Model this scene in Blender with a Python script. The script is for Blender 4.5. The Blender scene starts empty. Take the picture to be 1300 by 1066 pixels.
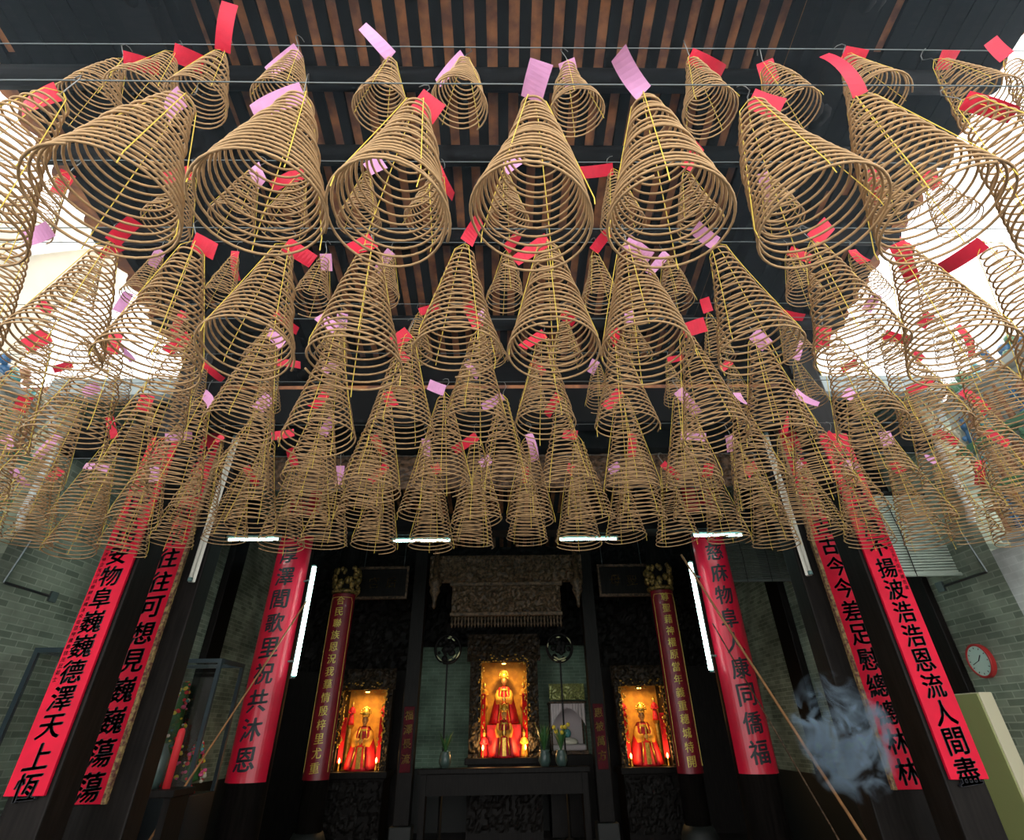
import bpy, bmesh, math, random
from mathutils import Vector, Matrix, Euler, noise
random.seed(7)
C = bpy.context.scene
COL = C.collection
PI = math.pi

# ------------------------------------------------------------------ helpers
def link(o, parent=None):
    COL.objects.link(o)
    if parent is not None:
        o.parent = parent
    return o

class MB:
    def __init__(s):
        s.v = []; s.f = []
    def add(s, vs, fs):
        b = len(s.v)
        s.v += [tuple(x) for x in vs]
        s.f += [tuple(i + b for i in f) for f in fs]
        return s
    def box(s, x0, x1, y0, y1, z0, z1, bev=0.0):
        if bev <= 0:
            vs = [(x0,y0,z0),(x1,y0,z0),(x1,y1,z0),(x0,y1,z0),(x0,y0,z1),(x1,y0,z1),(x1,y1,z1),(x0,y1,z1)]
            return s.add(vs, [(3,2,1,0),(4,5,6,7),(0,1,5,4),(1,2,6,5),(2,3,7,6),(3,0,4,7)])
        bm = bmesh.new()
        bmesh.ops.create_cube(bm, size=1.0)
        for v in bm.verts:
            v.co = Vector(((x0+x1)/2 + v.co.x*(x1-x0), (y0+y1)/2 + v.co.y*(y1-y0), (z0+z1)/2 + v.co.z*(z1-z0)))
        bmesh.ops.bevel(bm, geom=bm.edges[:], offset=bev, segments=2, affect='EDGES', profile=0.5)
        return s.bm(bm)
    def bm(s, bm):
        bm.verts.index_update()
        s.add([v.co[:] for v in bm.verts], [[v.index for v in f.verts] for f in bm.faces])
        bm.free()
        return s
    def tube(s, pts, r, n=6, cap=True, closed=False):
        pts = [Vector(p) for p in pts]
        m = len(pts)
        rs = r if isinstance(r, (list, tuple)) else [r]*m
        vs = []; fs = []
        up = None
        for i, p in enumerate(pts):
            a = pts[i-1] if i > 0 else p
            b = pts[i+1] if i < m-1 else p
            t = (b - a)
            if t.length < 1e-9: t = Vector((0,0,1))
            t.normalize()
            if up is None:
                up = Vector((0,0,1)) if abs(t.z) < 0.9 else Vector((1,0,0))
            u = t.cross(up)
            if u.length < 1e-6: u = t.cross(Vector((1,0,0)))
            u.normalize()
            w = u.cross(t)
            up = w if abs(t.z) >= 0.5 else Vector((0,0,1)) if abs(t.z) < 0.5 and abs(w.z) > .5 else w
            for k in range(n):
                an = 2*PI*k/n
                vs.append(p + u*(math.cos(an)*rs[i]) + w*(math.sin(an)*rs[i]))
        for i in range(m-1):
            for k in range(n):
                a = i*n+k; b = i*n+(k+1) % n
                fs.append((a, b, b+n, a+n))
        if cap:
            fs.append(tuple(range(n))[::-1]); fs.append(tuple(range((m-1)*n, m*n)))
        return s.add(vs, fs)
    def lathe(s, prof, n=24, c=(0,0,0), sx=1.0, sy=1.0, wob=None):
        vs = []; fs = []
        m = len(prof)
        for r, z in prof:
            for k in range(n):
                a = 2*PI*k/n
                q = 1.0 if wob is None else wob(a, z)
                vs.append((c[0]+math.cos(a)*r*sx*q, c[1]+math.sin(a)*r*sy*q, c[2]+z))
        for i in range(m-1):
            for k in range(n):
                a = i*n+k; b = i*n+(k+1) % n
                fs.append((a, b, b+n, a+n))
        fs.append(tuple(range(n))[::-1]); fs.append(tuple(range((m-1)*n, m*n)))
        return s.add(vs, fs)
    def ball(s, c, r, sx=1, sy=1, sz=1, n=12, m=8):
        prof = [(r*math.sin(PI*i/m) + (1e-4 if i in (0, m) else 0), -r*math.cos(PI*i/m)*sz) for i in range(m+1)]
        return s.lathe(prof, n, c, sx, sy)
    def build(s, name, mat, parent=None, smooth=False):
        me = bpy.data.meshes.new(name)
        me.from_pydata(s.v, [], s.f)
        me.update()
        if smooth:
            for p in me.polygons: p.use_smooth = True
        if mat: me.materials.append(mat)
        return link(bpy.data.objects.new(name, me), parent)

def tag(o, label=None, cat=None, group=None, kind=None):
    if label: o['label'] = label
    if cat: o['category'] = cat
    if group: o['group'] = group
    if kind: o['kind'] = kind
    return o
def empty(name, loc, rot=(0,0,0)):
    o = bpy.data.objects.new(name, None)
    o.location = loc; o.rotation_euler = rot
    o.empty_display_size = 0.05
    return link(o)
def struct(o):
    o['kind'] = 'structure'
    return o

# ------------------------------------------------------------------ materials
def mat(name, col, rough=0.7, metal=0.0, noise_amt=0.0, nscale=8.0, col2=None, bump=0.0, emit=None, estr=0.0, spec=0.5, coat=0.0, stretch=None, trans=0.0, sub=0.0):
    m = bpy.data.materials.new(name); m.use_nodes = True
    nt = m.node_tree; N = nt.nodes; L = nt.links
    b = N['Principled BSDF']
    b.inputs['Roughness'].default_value = rough
    b.inputs['Metallic'].default_value = metal
    b.inputs['Specular IOR Level'].default_value = spec
    b.inputs['Base Color'].default_value = (*col, 1)
    if coat: b.inputs['Coat Weight'].default_value = coat
    if trans: b.inputs['Transmission Weight'].default_value = trans
    if emit:
        b.inputs['Emission Color'].default_value = (*emit, 1)
        b.inputs['Emission Strength'].default_value = estr
    if noise_amt or col2 or bump:
        tc = N.new('ShaderNodeTexCoord'); mp = N.new('ShaderNodeMapping')
        L.new(tc.outputs['Object'], mp.inputs['Vector'])
        if stretch: mp.inputs['Scale'].default_value = stretch
        nz = N.new('ShaderNodeTexNoise'); nz.inputs['Scale'].default_value = nscale; nz.inputs['Detail'].default_value = 5
        L.new(mp.outputs[0], nz.inputs['Vector'])
        if noise_amt or col2:
            mx = N.new('ShaderNodeMix'); mx.data_type = 'RGBA'
            c2 = col2 or tuple(c*(1-noise_amt) for c in col)
            mx.inputs[6].default_value = (*col, 1); mx.inputs[7].default_value = (*c2, 1)
            rp = N.new('ShaderNodeMapRange'); rp.inputs[1].default_value = .38; rp.inputs[2].default_value = .62
            L.new(nz.outputs['Fac'], rp.inputs[0]); L.new(rp.outputs[0], mx.inputs[0])
            L.new(mx.outputs[2], b.inputs['Base Color'])
        if bump:
            bp = N.new('ShaderNodeBump'); bp.inputs['Strength'].default_value = bump; bp.inputs['Distance'].default_value = .02
            L.new(nz.outputs['Fac'], bp.inputs['Height']); L.new(bp.outputs[0], b.inputs['Normal'])
    return m

def brick_mat(name, c1, c2, mortar, axis='x', bw=.26, bh=.07):
    m = bpy.data.materials.new(name); m.use_nodes = True
    nt = m.node_tree; N = nt.nodes; L = nt.links; b = N['Principled BSDF']
    b.inputs['Roughness'].default_value = .85; b.inputs['Specular IOR Level'].default_value = .25
    tc = N.new('ShaderNodeTexCoord'); sp = N.new('ShaderNodeSeparateXYZ'); cb = N.new('ShaderNodeCombineXYZ')
    L.new(tc.outputs['Object'], sp.inputs[0])
    L.new(sp.outputs['Y' if axis == 'x' else 'X'], cb.inputs['X']); L.new(sp.outputs['Z'], cb.inputs['Y'])
    bt = N.new('ShaderNodeTexBrick'); L.new(cb.outputs[0], bt.inputs['Vector'])
    bt.inputs['Color1'].default_value = (*c1, 1); bt.inputs['Color2'].default_value = (*c2, 1); bt.inputs['Mortar'].default_value = (*mortar, 1)
    bt.inputs['Scale'].default_value = 1; bt.inputs['Mortar Size'].default_value = .006; bt.inputs['Brick Width'].default_value = bw; bt.inputs['Row Height'].default_value = bh
    bt.inputs['Bias'].default_value = -.2
    nz = N.new('ShaderNodeTexNoise'); nz.inputs['Scale'].default_value = 1.6; nz.inputs['Detail'].default_value = 6
    L.new(tc.outputs['Object'], nz.inputs['Vector'])
    mr = N.new('ShaderNodeMapRange'); mr.inputs[1].default_value = .35; mr.inputs[2].default_value = .65; mr.inputs[3].default_value = .55; mr.inputs[4].default_value = 1.2
    L.new(nz.outputs['Fac'], mr.inputs[0])
    mx = N.new('ShaderNodeMix'); mx.data_type = 'RGBA'; mx.blend_type = 'MULTIPLY'; mx.inputs[0].default_value = 1
    L.new(bt.outputs['Color'], mx.inputs[6]); L.new(mr.outputs[0], mx.inputs[7]); L.new(mx.outputs[2], b.inputs['Base Color'])
    bp = N.new('ShaderNodeBump'); bp.inputs['Strength'].default_value = .6; bp.inputs['Distance'].default_value = .01; bp.invert = True
    L.new(bt.outputs['Fac'], bp.inputs['Height']); L.new(bp.outputs[0], b.inputs['Normal'])
    return m

M = {}
M['incense'] = mat('incense', (.50,.315,.15), .8, noise_amt=.25, nscale=30)
M['thread'] = mat('thread', (.72,.55,.08), .7)
M['red_paper'] = mat('red_paper', (.74,.008,.045), .6, noise_amt=.12, nscale=20)
M['pink_paper'] = mat('pink_paper', (.78,.36,.66), .6, noise_amt=.12, nscale=20)
M['wire'] = mat('wire', (.12,.14,.14), .4, .8)
M['hook'] = mat('hook', (.22,.23,.22), .35, .9)
M['wood_dark'] = mat('wood_dark', (.012,.010,.009), .5, noise_amt=.5, nscale=6, stretch=(6,6,.6), spec=.13)
M['wood_beam'] = mat('wood_beam', (.008,.0075,.008), .8, spec=.12, noise_amt=.5, nscale=5, stretch=(1,6,6))
M['wood_rafter'] = mat('wood_rafter', (.006,.006,.006), .85, spec=.1)
M['wood_carved'] = mat('wood_carved', (.13,.075,.04), .5, spec=.3, col2=(.03,.018,.01), nscale=22, bump=.9)
M['carved_gilt'] = mat('carved_gilt', (.42,.26,.07), .45, .4, col2=(.08,.05,.02), nscale=25, bump=.6)
M['tile'] = mat('tile_underside', (.46,.19,.075), .85, col2=(.20,.085,.05), nscale=7, bump=.3)
M['roof_tile'] = mat('roof_tile', (.10,.11,.11), .8, noise_amt=.4, nscale=9)
M['plaster'] = mat('plaster', (.62,.66,.62), .8, col2=(.42,.47,.44), nscale=3, bump=.15)
M['plaster_cream'] = mat('plaster_cream', (.62,.60,.48), .85, col2=(.5,.5,.42), nscale=1.5)
M['gutter'] = mat('gutter', (.30,.36,.37), .45, .3, noise_amt=.2)
M['pipe_white'] = mat('pipe_white', (.75,.82,.82), .35)
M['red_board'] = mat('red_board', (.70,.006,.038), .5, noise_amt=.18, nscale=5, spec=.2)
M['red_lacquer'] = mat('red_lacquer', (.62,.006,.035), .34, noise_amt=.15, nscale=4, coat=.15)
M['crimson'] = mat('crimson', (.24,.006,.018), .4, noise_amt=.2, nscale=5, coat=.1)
M['shrine_wood'] = mat('shrine_wood', (.05,.032,.018), .5, spec=.25, col2=(.012,.009,.006), nscale=20, bump=.7)
M['crimson_old'] = mat('crimson_old', (.10,.004,.01), .7, noise_amt=.4, nscale=9, spec=.2)
M['ink'] = mat('ink', (.012,.014,.02), .5)
M['gold_letter'] = mat('gold_letter', (.80,.62,.12), .4, .2)
M['floral'] = mat('floral_border', (.10,.03,.025), .6, col2=(.36,.26,.10), nscale=42)
M['gold'] = mat('gold', (.85,.50,.08), .35, .6, noise_amt=.4, nscale=20)
M['gold_cloth'] = mat('gold_cloth', (.80,.36,.03), .7, col2=(.58,.23,.02), nscale=9)
M['red_cloth'] = mat('red_cloth', (.75,.015,.02), .6, col2=(.45,.01,.02), nscale=10)
M['skin'] = mat('statue_skin', (.38,.17,.07), .5)
M['face_gilt'] = mat('face_gilt', (.50,.25,.08), .45, .2)
M['tube_lit'] = mat('tube_lit', (.9,1,1), .5, emit=(.62,1,.90), estr=13)
M['tube_off'] = mat('tube_off', (.80,.80,.70), .3)
M['fixture'] = mat('fixture', (.12,.22,.21), .5)
M['blind'] = mat('bamboo_blind', (.50,.58,.50), .75, col2=(.34,.42,.36), nscale=5, stretch=(.5,1,30))
M['blind_dark'] = mat('old_blind', (.16,.18,.17), .75, noise_amt=.4, nscale=5, stretch=(.5,1,30))
M['cabinet_green'] = mat('cabinet_green', (.42,.45,.18), .35)
M['cabinet_cream'] = mat('cabinet_cream', (.78,.74,.52), .4)
M['clock_red'] = mat('clock_red', (.45,.03,.03), .35)
M['clock_face'] = mat('clock_face', (.62,.82,.74), .4)
M['black_frame'] = mat('black_frame', (.02,.025,.028), .35)
M['frame_teal'] = mat('frame_teal', (.03,.05,.06), .35)
M['glass'] = mat('glass', (1,1,1), .03, trans=1.0, spec=.5)
M['bamboo'] = mat('bamboo', (.42,.20,.07), .5, noise_amt=.3, nscale=10)
M['porcelain_teal'] = mat('porcelain_teal', (.10,.36,.36), .25)
M['porcelain_blue'] = mat('porcelain_blue', (.06,.18,.36), .25)
M['porcelain_cream'] = mat('porcelain_cream', (.70,.66,.50), .3)
M['porcelain_green'] = mat('porcelain_green', (.12,.30,.16), .3)
M['porcelain_rust'] = mat('porcelain_rust', (.38,.17,.08), .4)
M['leaf'] = mat('leaf', (.05,.17,.045), .5, noise_amt=.4, nscale=10)
M['flower_yellow'] = mat('flower_yellow', (.80,.62,.05), .6)
M['flower_pink'] = mat('flower_pink', (.85,.12,.30), .6)
M['flower_red'] = mat('flower_red', (.75,.03,.04), .6)
M['flower_white'] = mat('flower_white', (.8,.75,.6), .6)
M['vase'] = mat('vase', (.06,.10,.09), .3)
M['bed_cloth'] = mat('bed_cloth', (.60,.52,.52), .8)
M['gilt_green'] = mat('gilt_green', (.40,.42,.14), .4, .3, noise_amt=.5, nscale=30)
M['highlight_pale'] = mat('highlight_pale', (.72,.72,.42), .35, .2)
M['floor'] = mat('floor_tile', (.045,.035,.032), .5, noise_amt=.4, nscale=2)
M['dado'] = mat('dado', (.012,.014,.013), .6)
M['mirror'] = mat('mirror', (.25,.32,.28), .15, .9)
M['flame'] = mat('flame', (1,.6,.2), .5, emit=(1,.45,.08), estr=14)
M['bulb_red'] = mat('bulb_red', (1,.1,.05), .5, emit=(1,.06,.03), estr=6)
M['brickL'] = brick_mat('brick_side', (.34,.40,.31), (.15,.19,.145), (.42,.48,.38), 'x', .21, .062)
M['brickB'] = brick_mat('brick_back', (.20,.30,.22), (.14,.21,.155), (.28,.38,.29), 'y', .24, .065)
M['whitebrick'] = brick_mat('whitewashed_brick', (.80,.84,.82), (.68,.73,.71), (.86,.9,.88), 'x', .21, .062)

# ------------------------------------------------------------------ camera
EYE = 1.6
F = 665.0
cam = bpy.data.cameras.new('camera'); co = bpy.data.objects.new('camera', cam); link(co)
dv = Vector((-10, -440.9, -665)).normalized()
zv = Vector((-16, 1003, -665)).normalized()
zv = (zv - dv*zv.dot(dv)).normalized()
xv = dv.cross(zv)
R = Matrix((xv, dv, zv)).to_4x4()
co.matrix_world = Matrix.Translation((0, 0, EYE)) @ R
cam.sensor_fit = 'HORIZONTAL'; cam.sensor_width = 36; cam.lens = F/1300*36
cam.shift_y = -45/1300; cam.clip_start = .02; cam.clip_end = 200
C.camera = co

# ------------------------------------------------------------------ shell
WX = 4.8            # side walls
HF = 5.15           # where the altar hall begins
BACK = 13.2
def shell():
    b = MB().box(-9, 9, -4, 15, -.2, 0); struct(b.build('floor', M['floor']))
    for s, nm in ((-1, 'left'), (1, 'right')):
        x0, x1 = sorted((s*WX, s*(WX+.3)))
        pr = [(HF,0),(BACK,0),(BACK,5.44),(8.6,6.44),(HF,4.83)]
        m = MB(); m.v = [(x0,y,z) for y,z in pr]+[(x1,y,z) for y,z in pr]
        m.f = [(4,3,2,1,0),(5,6,7,8,9)]+[(i,(i+1)%5,5+(i+1)%5,5+i) for i in range(5)]
        struct(m.build('wall_'+nm, M['brickL']))
        struct(MB().box(x0, x1, 1.2, HF-.002, 0, 3.02).build('wall_'+nm+'_court', M['whitebrick']))
        a, c = sorted((s*(WX-.03), s*(WX-.001)))
        struct(MB().box(a, c, HF+.01, BACK-.01, 0, 1.0).build('baseboard_'+nm, M['dado']))
    struct(MB().box(-WX-.3, WX+.3, BACK, BACK+.3, 0, 5.42).build('wall_back', M['brickB']))
    struct(MB().box(-WX+.01, WX-.01, BACK-.03, BACK-.001, 0, 1.0).build('baseboard_back', M['dado']))
    # hall roof: two slopes
    def slope(y0, z0, y1, z1, nm):
        t = .08
        b = MB().add([(-5.4,y0,z0),(5.4,y0,z0),(5.4,y1,z1),(-5.4,y1,z1),(-5.4,y0,z0+t),(5.4,y0,z0+t),(5.4,y1,z1+t),(-5.4,y1,z1+t)],
                     [(0,1,2,3),(7,6,5,4),(0,4,5,1),(1,5,6,2),(2,6,7,3),(3,7,4,0)])
        struct(b.build(nm, M['tile']))
    slope(4.84, 4.72, 8.6, 6.5, 'ceiling_hall_front')
    slope(8.6, 6.5, 13.6, 5.4, 'ceiling_hall_back')
    m = MB()
    k = -4.7
    while k < 4.75:
        def raf(y0, z0, y1, z1):
            w = .045
            m.add([(k-w,y0,z0-.09),(k+w,y0,z0-.09),(k+w,y1,z1-.09),(k-w,y1,z1-.09),(k-w,y0,z0+.005),(k+w,y0,z0+.005),(k+w,y1,z1+.005),(k-w,y1,z1+.005)],
                  [(3,2,1,0),(4,5,6,7),(0,1,5,4),(1,2,6,5),(2,3,7,6),(3,0,4,7)])
        raf(4.95, 4.82, 8.6, 6.5); raf(8.6, 6.5, 13.1, 5.51)
        k += .19
    struct(m.build('trim_hall_rafters', M['wood_rafter']))
    # gable closures of the hall
    for s, nm in ((-1, 'left'), (1, 'right')):
        x0, x1 = sorted((s*(WX+.3), s*(WX+.36)))
        pr = [(5.16,4.0),(13.5,4.0),(13.5,5.4),(8.6,6.5),(5.16,4.86)]
        m = MB(); m.v = [(x0,y,z) for y,z in pr]+[(x1,y,z) for y,z in pr]; n = len(pr)
        m.f = [tuple(range(n))[::-1], tuple(range(n,2*n))]+[(i,(i+1)%n,n+(i+1)%n,n+i) for i in range(n)]
        struct(m.build('trim_gable_'+nm, M['roof_tile']))
shell()

def roofz(y): return 6.31 - .14*y
PL = 4.0
def pavilion():
    # tiled underside with scalloped side edges
    m = MB(); n = 64; y0, y1 = -2.5, 5.43
    top = []; bot = []
    pts = []
    for i in range(n*4+1):
        y = y0 + (y1-y0)*i/(n*4)
        e = PL + .085*abs(math.sin(PI*y/.24)) + .10*noise.noise(Vector((y*.8, 3, 1)))
        pts.append((e, y))
    for i in range(len(pts)):
        e, y = pts[i]; z = roofz(y)
        m.v += [(-e, y, z), (e, y, z), (e, y, z+.09), (-e, y, z+.09)]
    for i in range(len(pts)-1):
        a = i*4
        for k in range(4):
            m.f.append((a+k, a+(k+1) % 4, a+4+(k+1) % 4, a+4+k))
    m.f.append((0,1,2,3)); q = (len(pts)-1)*4; m.f.append((q+3,q+2,q+1,q))
    struct(m.build('ceiling_pavilion', M['tile']))
    m = MB(); k = -3.85
    while k < 3.9:
        w = .043
        m.add([(k-w,y0,roofz(y0)-.04),(k+w,y0,roofz(y0)-.04),(k+w,y1,roofz(y1)-.04),(k-w,y1,roofz(y1)-.04),
               (k-w,y0,roofz(y0)+.004),(k+w,y0,roofz(y0)+.004),(k+w,y1,roofz(y1)+.004),(k-w,y1,roofz(y1)+.004)],
              [(3,2,1,0),(4,5,6,7),(0,1,5,4),(1,2,6,5),(2,3,7,6),(3,0,4,7)])
        k += .168
    struct(m.build('trim_pavilion_rafters', M['wood_rafter']))
    # near-black boards added to darken the outer bays, a few missing
    rb = random.Random(12); m = MB(); k = -3.85
    while k < 3.9:
        if abs(k+.084) > 2.3:
            y = y0
            while y < y1-.1:
                L_ = min(rb.uniform(.25,.6), y1-y)
                if rb.random() > .10:
                    a, b = k+.03, k+.138; za, zb = roofz(y), roofz(y+L_)
                    m.add([(a,y,za-.03),(b,y,za-.03),(b,y+L_,zb-.03),(a,y+L_,zb-.03),(a,y,za+.003),(b,y,za+.003),(b,y+L_,zb+.003),(a,y+L_,zb+.003)],
                          [(3,2,1,0),(4,5,6,7),(0,1,5,4),(1,2,6,5),(2,3,7,6),(3,0,4,7)])
                y += L_
        k += .168
    struct(m.build('ceiling_pavilion_boards', M['wood_beam']))
    # purlins, each a thing of its own
    for i, y in enumerate((.6, 1.35, 2.12, 2.72, 3.52, 4.65)):
        z = roofz(y) - .04 - .085
        o = MB().tube([(-3.95,y,z),(3.95,y,z)], .088, 14).build('purlin', M['wood_beam'], smooth=True)
        tag(o, 'round black roof beam across the rafters, %s from the front' % ('first','second','third','fourth','fifth','sixth')[i], 'roof beam', 'round purlins under the tiled roof')
    # rear fascia beam
    struct(MB().box(-3.98, 3.98, 5.34, 5.43, 5.17, 5.56).build('trim_fascia', M['wood_beam']))
    # carved tie beams running in depth
    for s, nm in ((-1, 'left'), (1, 'right')):
        t = empty('tie_beam', (s*2.25, 0, 0))
        tag(t, 'carved black tie beam under the roof on the %s side' % nm, 'roof beam')
        m = MB(); w = .13
        for (dz0, dz1, ww) in ((-.30, -.52, .13), (-.60, -.80, .10)):
            m.add([(-ww,-2,roofz(-2)+dz1),(ww,-2,roofz(-2)+dz1),(ww,5.3,roofz(5.3)+dz1),(-ww,5.3,roofz(5.3)+dz1),
                   (-ww,-2,roofz(-2)+dz0),(ww,-2,roofz(-2)+dz0),(ww,5.3,roofz(5.3)+dz0),(-ww,5.3,roofz(5.3)+dz0)],
                  [(3,2,1,0),(4,5,6,7),(0,1,5,4),(1,2,6,5),(2,3,7,6),(3,0,4,7)])
        m.build('beam', M['wood_beam'], t)
        for y in (.55, 1.3, 2.07, 2.67, 3.47, 4.6):
            q = MB(); rnd = random.Random(int(y*10))
            for j in range(14):
                q.ball((rnd.uniform(-.1,.1), y+rnd.uniform(-.13,.13), roofz(y)-.60+rnd.uniform(-.24,.14)), rnd.uniform(.03,.075), 1, 1.3, .8, 8, 5)
            q.build('carved_bracket', M['wood_beam'], t, True)
pavilion()

# gutter + lintel of the hall front
def hall_front():
    m = MB()
    prof = [(4.62,4.76),(4.62,4.56),(4.66,4.52),(4.74,4.52),(4.78,4.56),(4.78,4.76),(4.76,4.76),(4.76,4.58),(4.64,4.58),(4.64,4.76)]
    n = len(prof)
    for xa, xb, nm in ((-4.72, -3.42, 'left'), (3.42, 4.72, 'right')):
        m = MB(); m.v = [(xa, y, z) for y, z in prof]+[(xb, y, z) for y, z in prof]
        m.f = [(i, (i+1) % n, n+(i+1) % n, n+i) for i in range(n)]+[tuple(range(n)), tuple(range(2*n-1, n-1, -1))]
        tag(m.build('gutter', M['gutter']), 'short grey metal gutter on the eave at the %s light well' % nm, 'gutter')
    struct(MB().box(-3.40, 3.40, 4.60, 4.80, 4.20, 4.60).build('trim_eave_beam', M['wood_rafter']))
    struct(MB().box(-4.79, 4.79, 5.16, 5.36, 4.18, 4.52).build('trim_lintel', M['wood_rafter']))
    o = empty('lintel_frieze', (0, 5.3, 4.0)); 
    tag(o, 'carved dark wooden panel filling the space above the hall entrance', 'panel')
    carved(-2.8, 2.8, 3.75, 4.18, 90, 14, .05).build('panel', M['wood_carved'], o)
def carved(x0, x1, z0, z1, nx, nz, amp, sc=9.0, seed=0, base=.04):
    """a slab in local space (front face towards -y) with deep relief"""
    m = MB(); ox = 0
    zc = (z0+z1)/2
    for j in range(nz+1):
        for i in range(nx+1):
            x = x0+(x1-x0)*i/nx; z = z0+(z1-z0)*j/nz
            h = noise.noise(Vector((x*sc, z*sc, seed))) + .6*noise.noise(Vector((x*sc*2.3, z*sc*2.3, seed+5)))
            h = max(-.35, min(.6, h*1.6))
            e = 0 if 0 < i < nx and 0 < j < nz else 1
            m.v.append((x, -(amp*h) if not e else 0, z-zc))
    W = nx+1
    for j in range(nz):
        for i in range(nx):
            m.f.append((j*W+i, j*W+i+1, (j+1)*W+i+1, (j+1)*W+i))
    b = len(m.v)
    m.v += [(x0, base, z0-zc), (x1, base, z0-zc), (x1, base, z1-zc), (x0, base, z1-zc)]
    m.f += [(b+3,b+2,b+1,b),
            tuple([b, b+1] + [i for i in range(nx, -1, -1)]),
            tuple([b+2, b+3] + [nz*W+i for i in range(0, nx+1)]),
            tuple([b+1, b+2] + [j*W+nx for j in range(nz, -1, -1)]),
            tuple([b+3, b] + [j*W for j in range(0, nz+1)])]
    return m
hall_front()

# ------------------------------------------------------------------ lettering
_glyph = {}
def glyph_mesh(ch, bold=.012):
    key = (ch, bold)
    if key in _glyph: return _glyph[key]
    cu = bpy.data.curves.new('glyph', 'FONT'); cu.body = ch; cu.size = 1.0; cu.resolution_u = 3
    o = bpy.data.objects.new('glyph', cu); COL.objects.link(o)
    bpy.context.view_layer.update()
    dg = bpy.context.evaluated_depsgraph_get()
    me = bpy.data.meshes.new_from_object(o.evaluated_get(dg))
    vs = [Vector(v.co) for v in me.vertices]; fs = [tuple(p.vertices) for p in me.polygons]
    bpy.data.objects.remove(o); bpy.data.curves.remove(cu); bpy.data.meshes.remove(me)
    if vs:
        x0 = min(v.x for v in vs); x1 = max(v.x for v in vs); y0 = min(v.y for v in vs); y1 = max(v.y for v in vs)
        c = Vector(((x0+x1)/2, (y0+y1)/2, 0)); s = 1/max(x1-x0, y1-y0, .6)
        vs = [(v-c)*s for v in vs]
        vs = [Vector((v.x, v.y+.13*v.x-.02*math.sin(v.x*5), 0)) for v in vs]
        if bold > .005:   # brush weight: the strokes laid over each other with small offsets
            nv = len(vs); v2 = []; f2 = []
            for q, (ox, oy) in enumerate(((0,0),(bold,.3*bold),(-bold*.8,-.3*bold),(.2*bold,bold*.7),(-.2*bold,-bold*.6))):
                v2 += [v+Vector((ox,oy,0)) for v in vs]; f2 += [tuple(i+q*nv for i in f) for f in fs]
            vs, fs = v2, f2
    _glyph[key] = (vs, fs)
    return _glyph[key]

def glyph_obj(ch, size, parent, m, x=0, z=0, off=.004, radius=None, name='painted_character', sy=1.0, bold=.012, th=.003):
    vs, fs = glyph_mesh(ch, bold)
    if not vs: return
    bm = bmesh.new()
    bv = [bm.verts.new((v.x*size + x, 0, v.y*size*sy + z)) for v in vs]
    for f in fs:
        try: bm.faces.new([bv[i] for i in f])
        except Exception: pass
    if radius:
        for k in range(-5, 6):
            px = x + k*size/11
            bmesh.ops.bisect_plane(bm, geom=bm.verts[:]+bm.edges[:]+bm.faces[:], plane_co=(px,0,0), plane_no=(1,0,0))
        for v in bm.verts:
            a = v.co.x/radius
            v.co = Vector((math.sin(a)*(radius+off), -math.cos(a)*(radius+off), v.co.z))
    else:
        for v in bm.verts: v.co.y = -off
    r = bmesh.ops.extrude_face_region(bm, geom=bm.faces[:])
    for g in r['geom']:
        if isinstance(g, bmesh.types.BMVert):
            if radius:
                d = Vector((g.co.x, g.co.y, 0)).normalized(); g.co -= d*(th+off*.9)
            else: g.co.y += th+off*.9
    mb = MB().bm(bm)
    return mb.build(name, m, parent)

def small_column(parent, m, x, z0, z1, n, seed, off=.004, size=.02, radius=None):
    """a thin column of small inscription strokes (one part)"""
    chars = '光緒年歲次吉旦信士敬奉沐恩弟子全立仲春重修眾'
    r = random.Random(seed); bm_all = MB()
    for i in range(n):
        vs, fs = glyph_mesh(r.choice(chars), 0.02)
        z = z1 - (z1-z0)*i/(n-1)
        if radius:
            a0 = x/radius
            bm_all.add([(math.sin(a0+v.x*size/radius)*(radius+off), -math.cos(a0+v.x*size/radius)*(radius+off), v.y*size+z) for v in vs], fs)
        else:
            bm_all.add([(v.x*size+x, -off, v.y*size+z) for v in vs], fs)
    bm_all.build('small_inscription', m, parent)

# ------------------------------------------------------------------ columns and boards
def square_column(x, y, w, d, z1, label):
    t = empty('wooden_column', (x, y, 0)); tag(t, label, 'column')
    MB().box(-w/2, w/2, 0, d, .35, z1, .012).build('shaft', M['wood_dark'], t)
    MB().box(-w/2-.05, w/2+.05, -.05, d+.05, 0, .35, .02).build('stone_base', M['dado'], t)
    return t
def round_column(x, y, r, z1, label, base=True):
    t = empty('wooden_column', (x, y, 0)); tag(t, label, 'column')
    MB().lathe([(r,.35),(r,z1)], 40).build('shaft', M['wood_dark'], t, True)
    MB().lathe([(r*1.45,0),(r*1.5,.12),(r*1.35,.25),(r*1.1,.35)], 40).build('stone_base', M['dado'], t, True)
    return t
def flat_board(x, y, w, z0, z1, label, text, zb, pitch, size, inscr=None, border=False):
    t = empty('couplet_board', (x, y, z0)); tag(t, label, 'signboard')
    bo = MB().box(-w/2, w/2, -.025, 0, 0, z1-z0, .004).build('board', M['red_board'], t)
    if border:
        for s in (-1, 1):
            a, b = sorted((s*(w/2), s*(w/2+.03)))
            MB().box(a, b, -.035, 0, 0, z1-z0).build('floral_border', M['floral'], t)
    for i, ch in enumerate(reversed(text)):
        glyph_obj(ch, size, bo, M['ink'], 0, zb-z0+pitch*i, off=.0285, bold=.034)
    if inscr:
        small_column(bo, M['ink'], inscr[0], inscr[1]-z0, inscr[2]-z0, inscr[3], 5, .0265, inscr[4])
    return t
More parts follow.
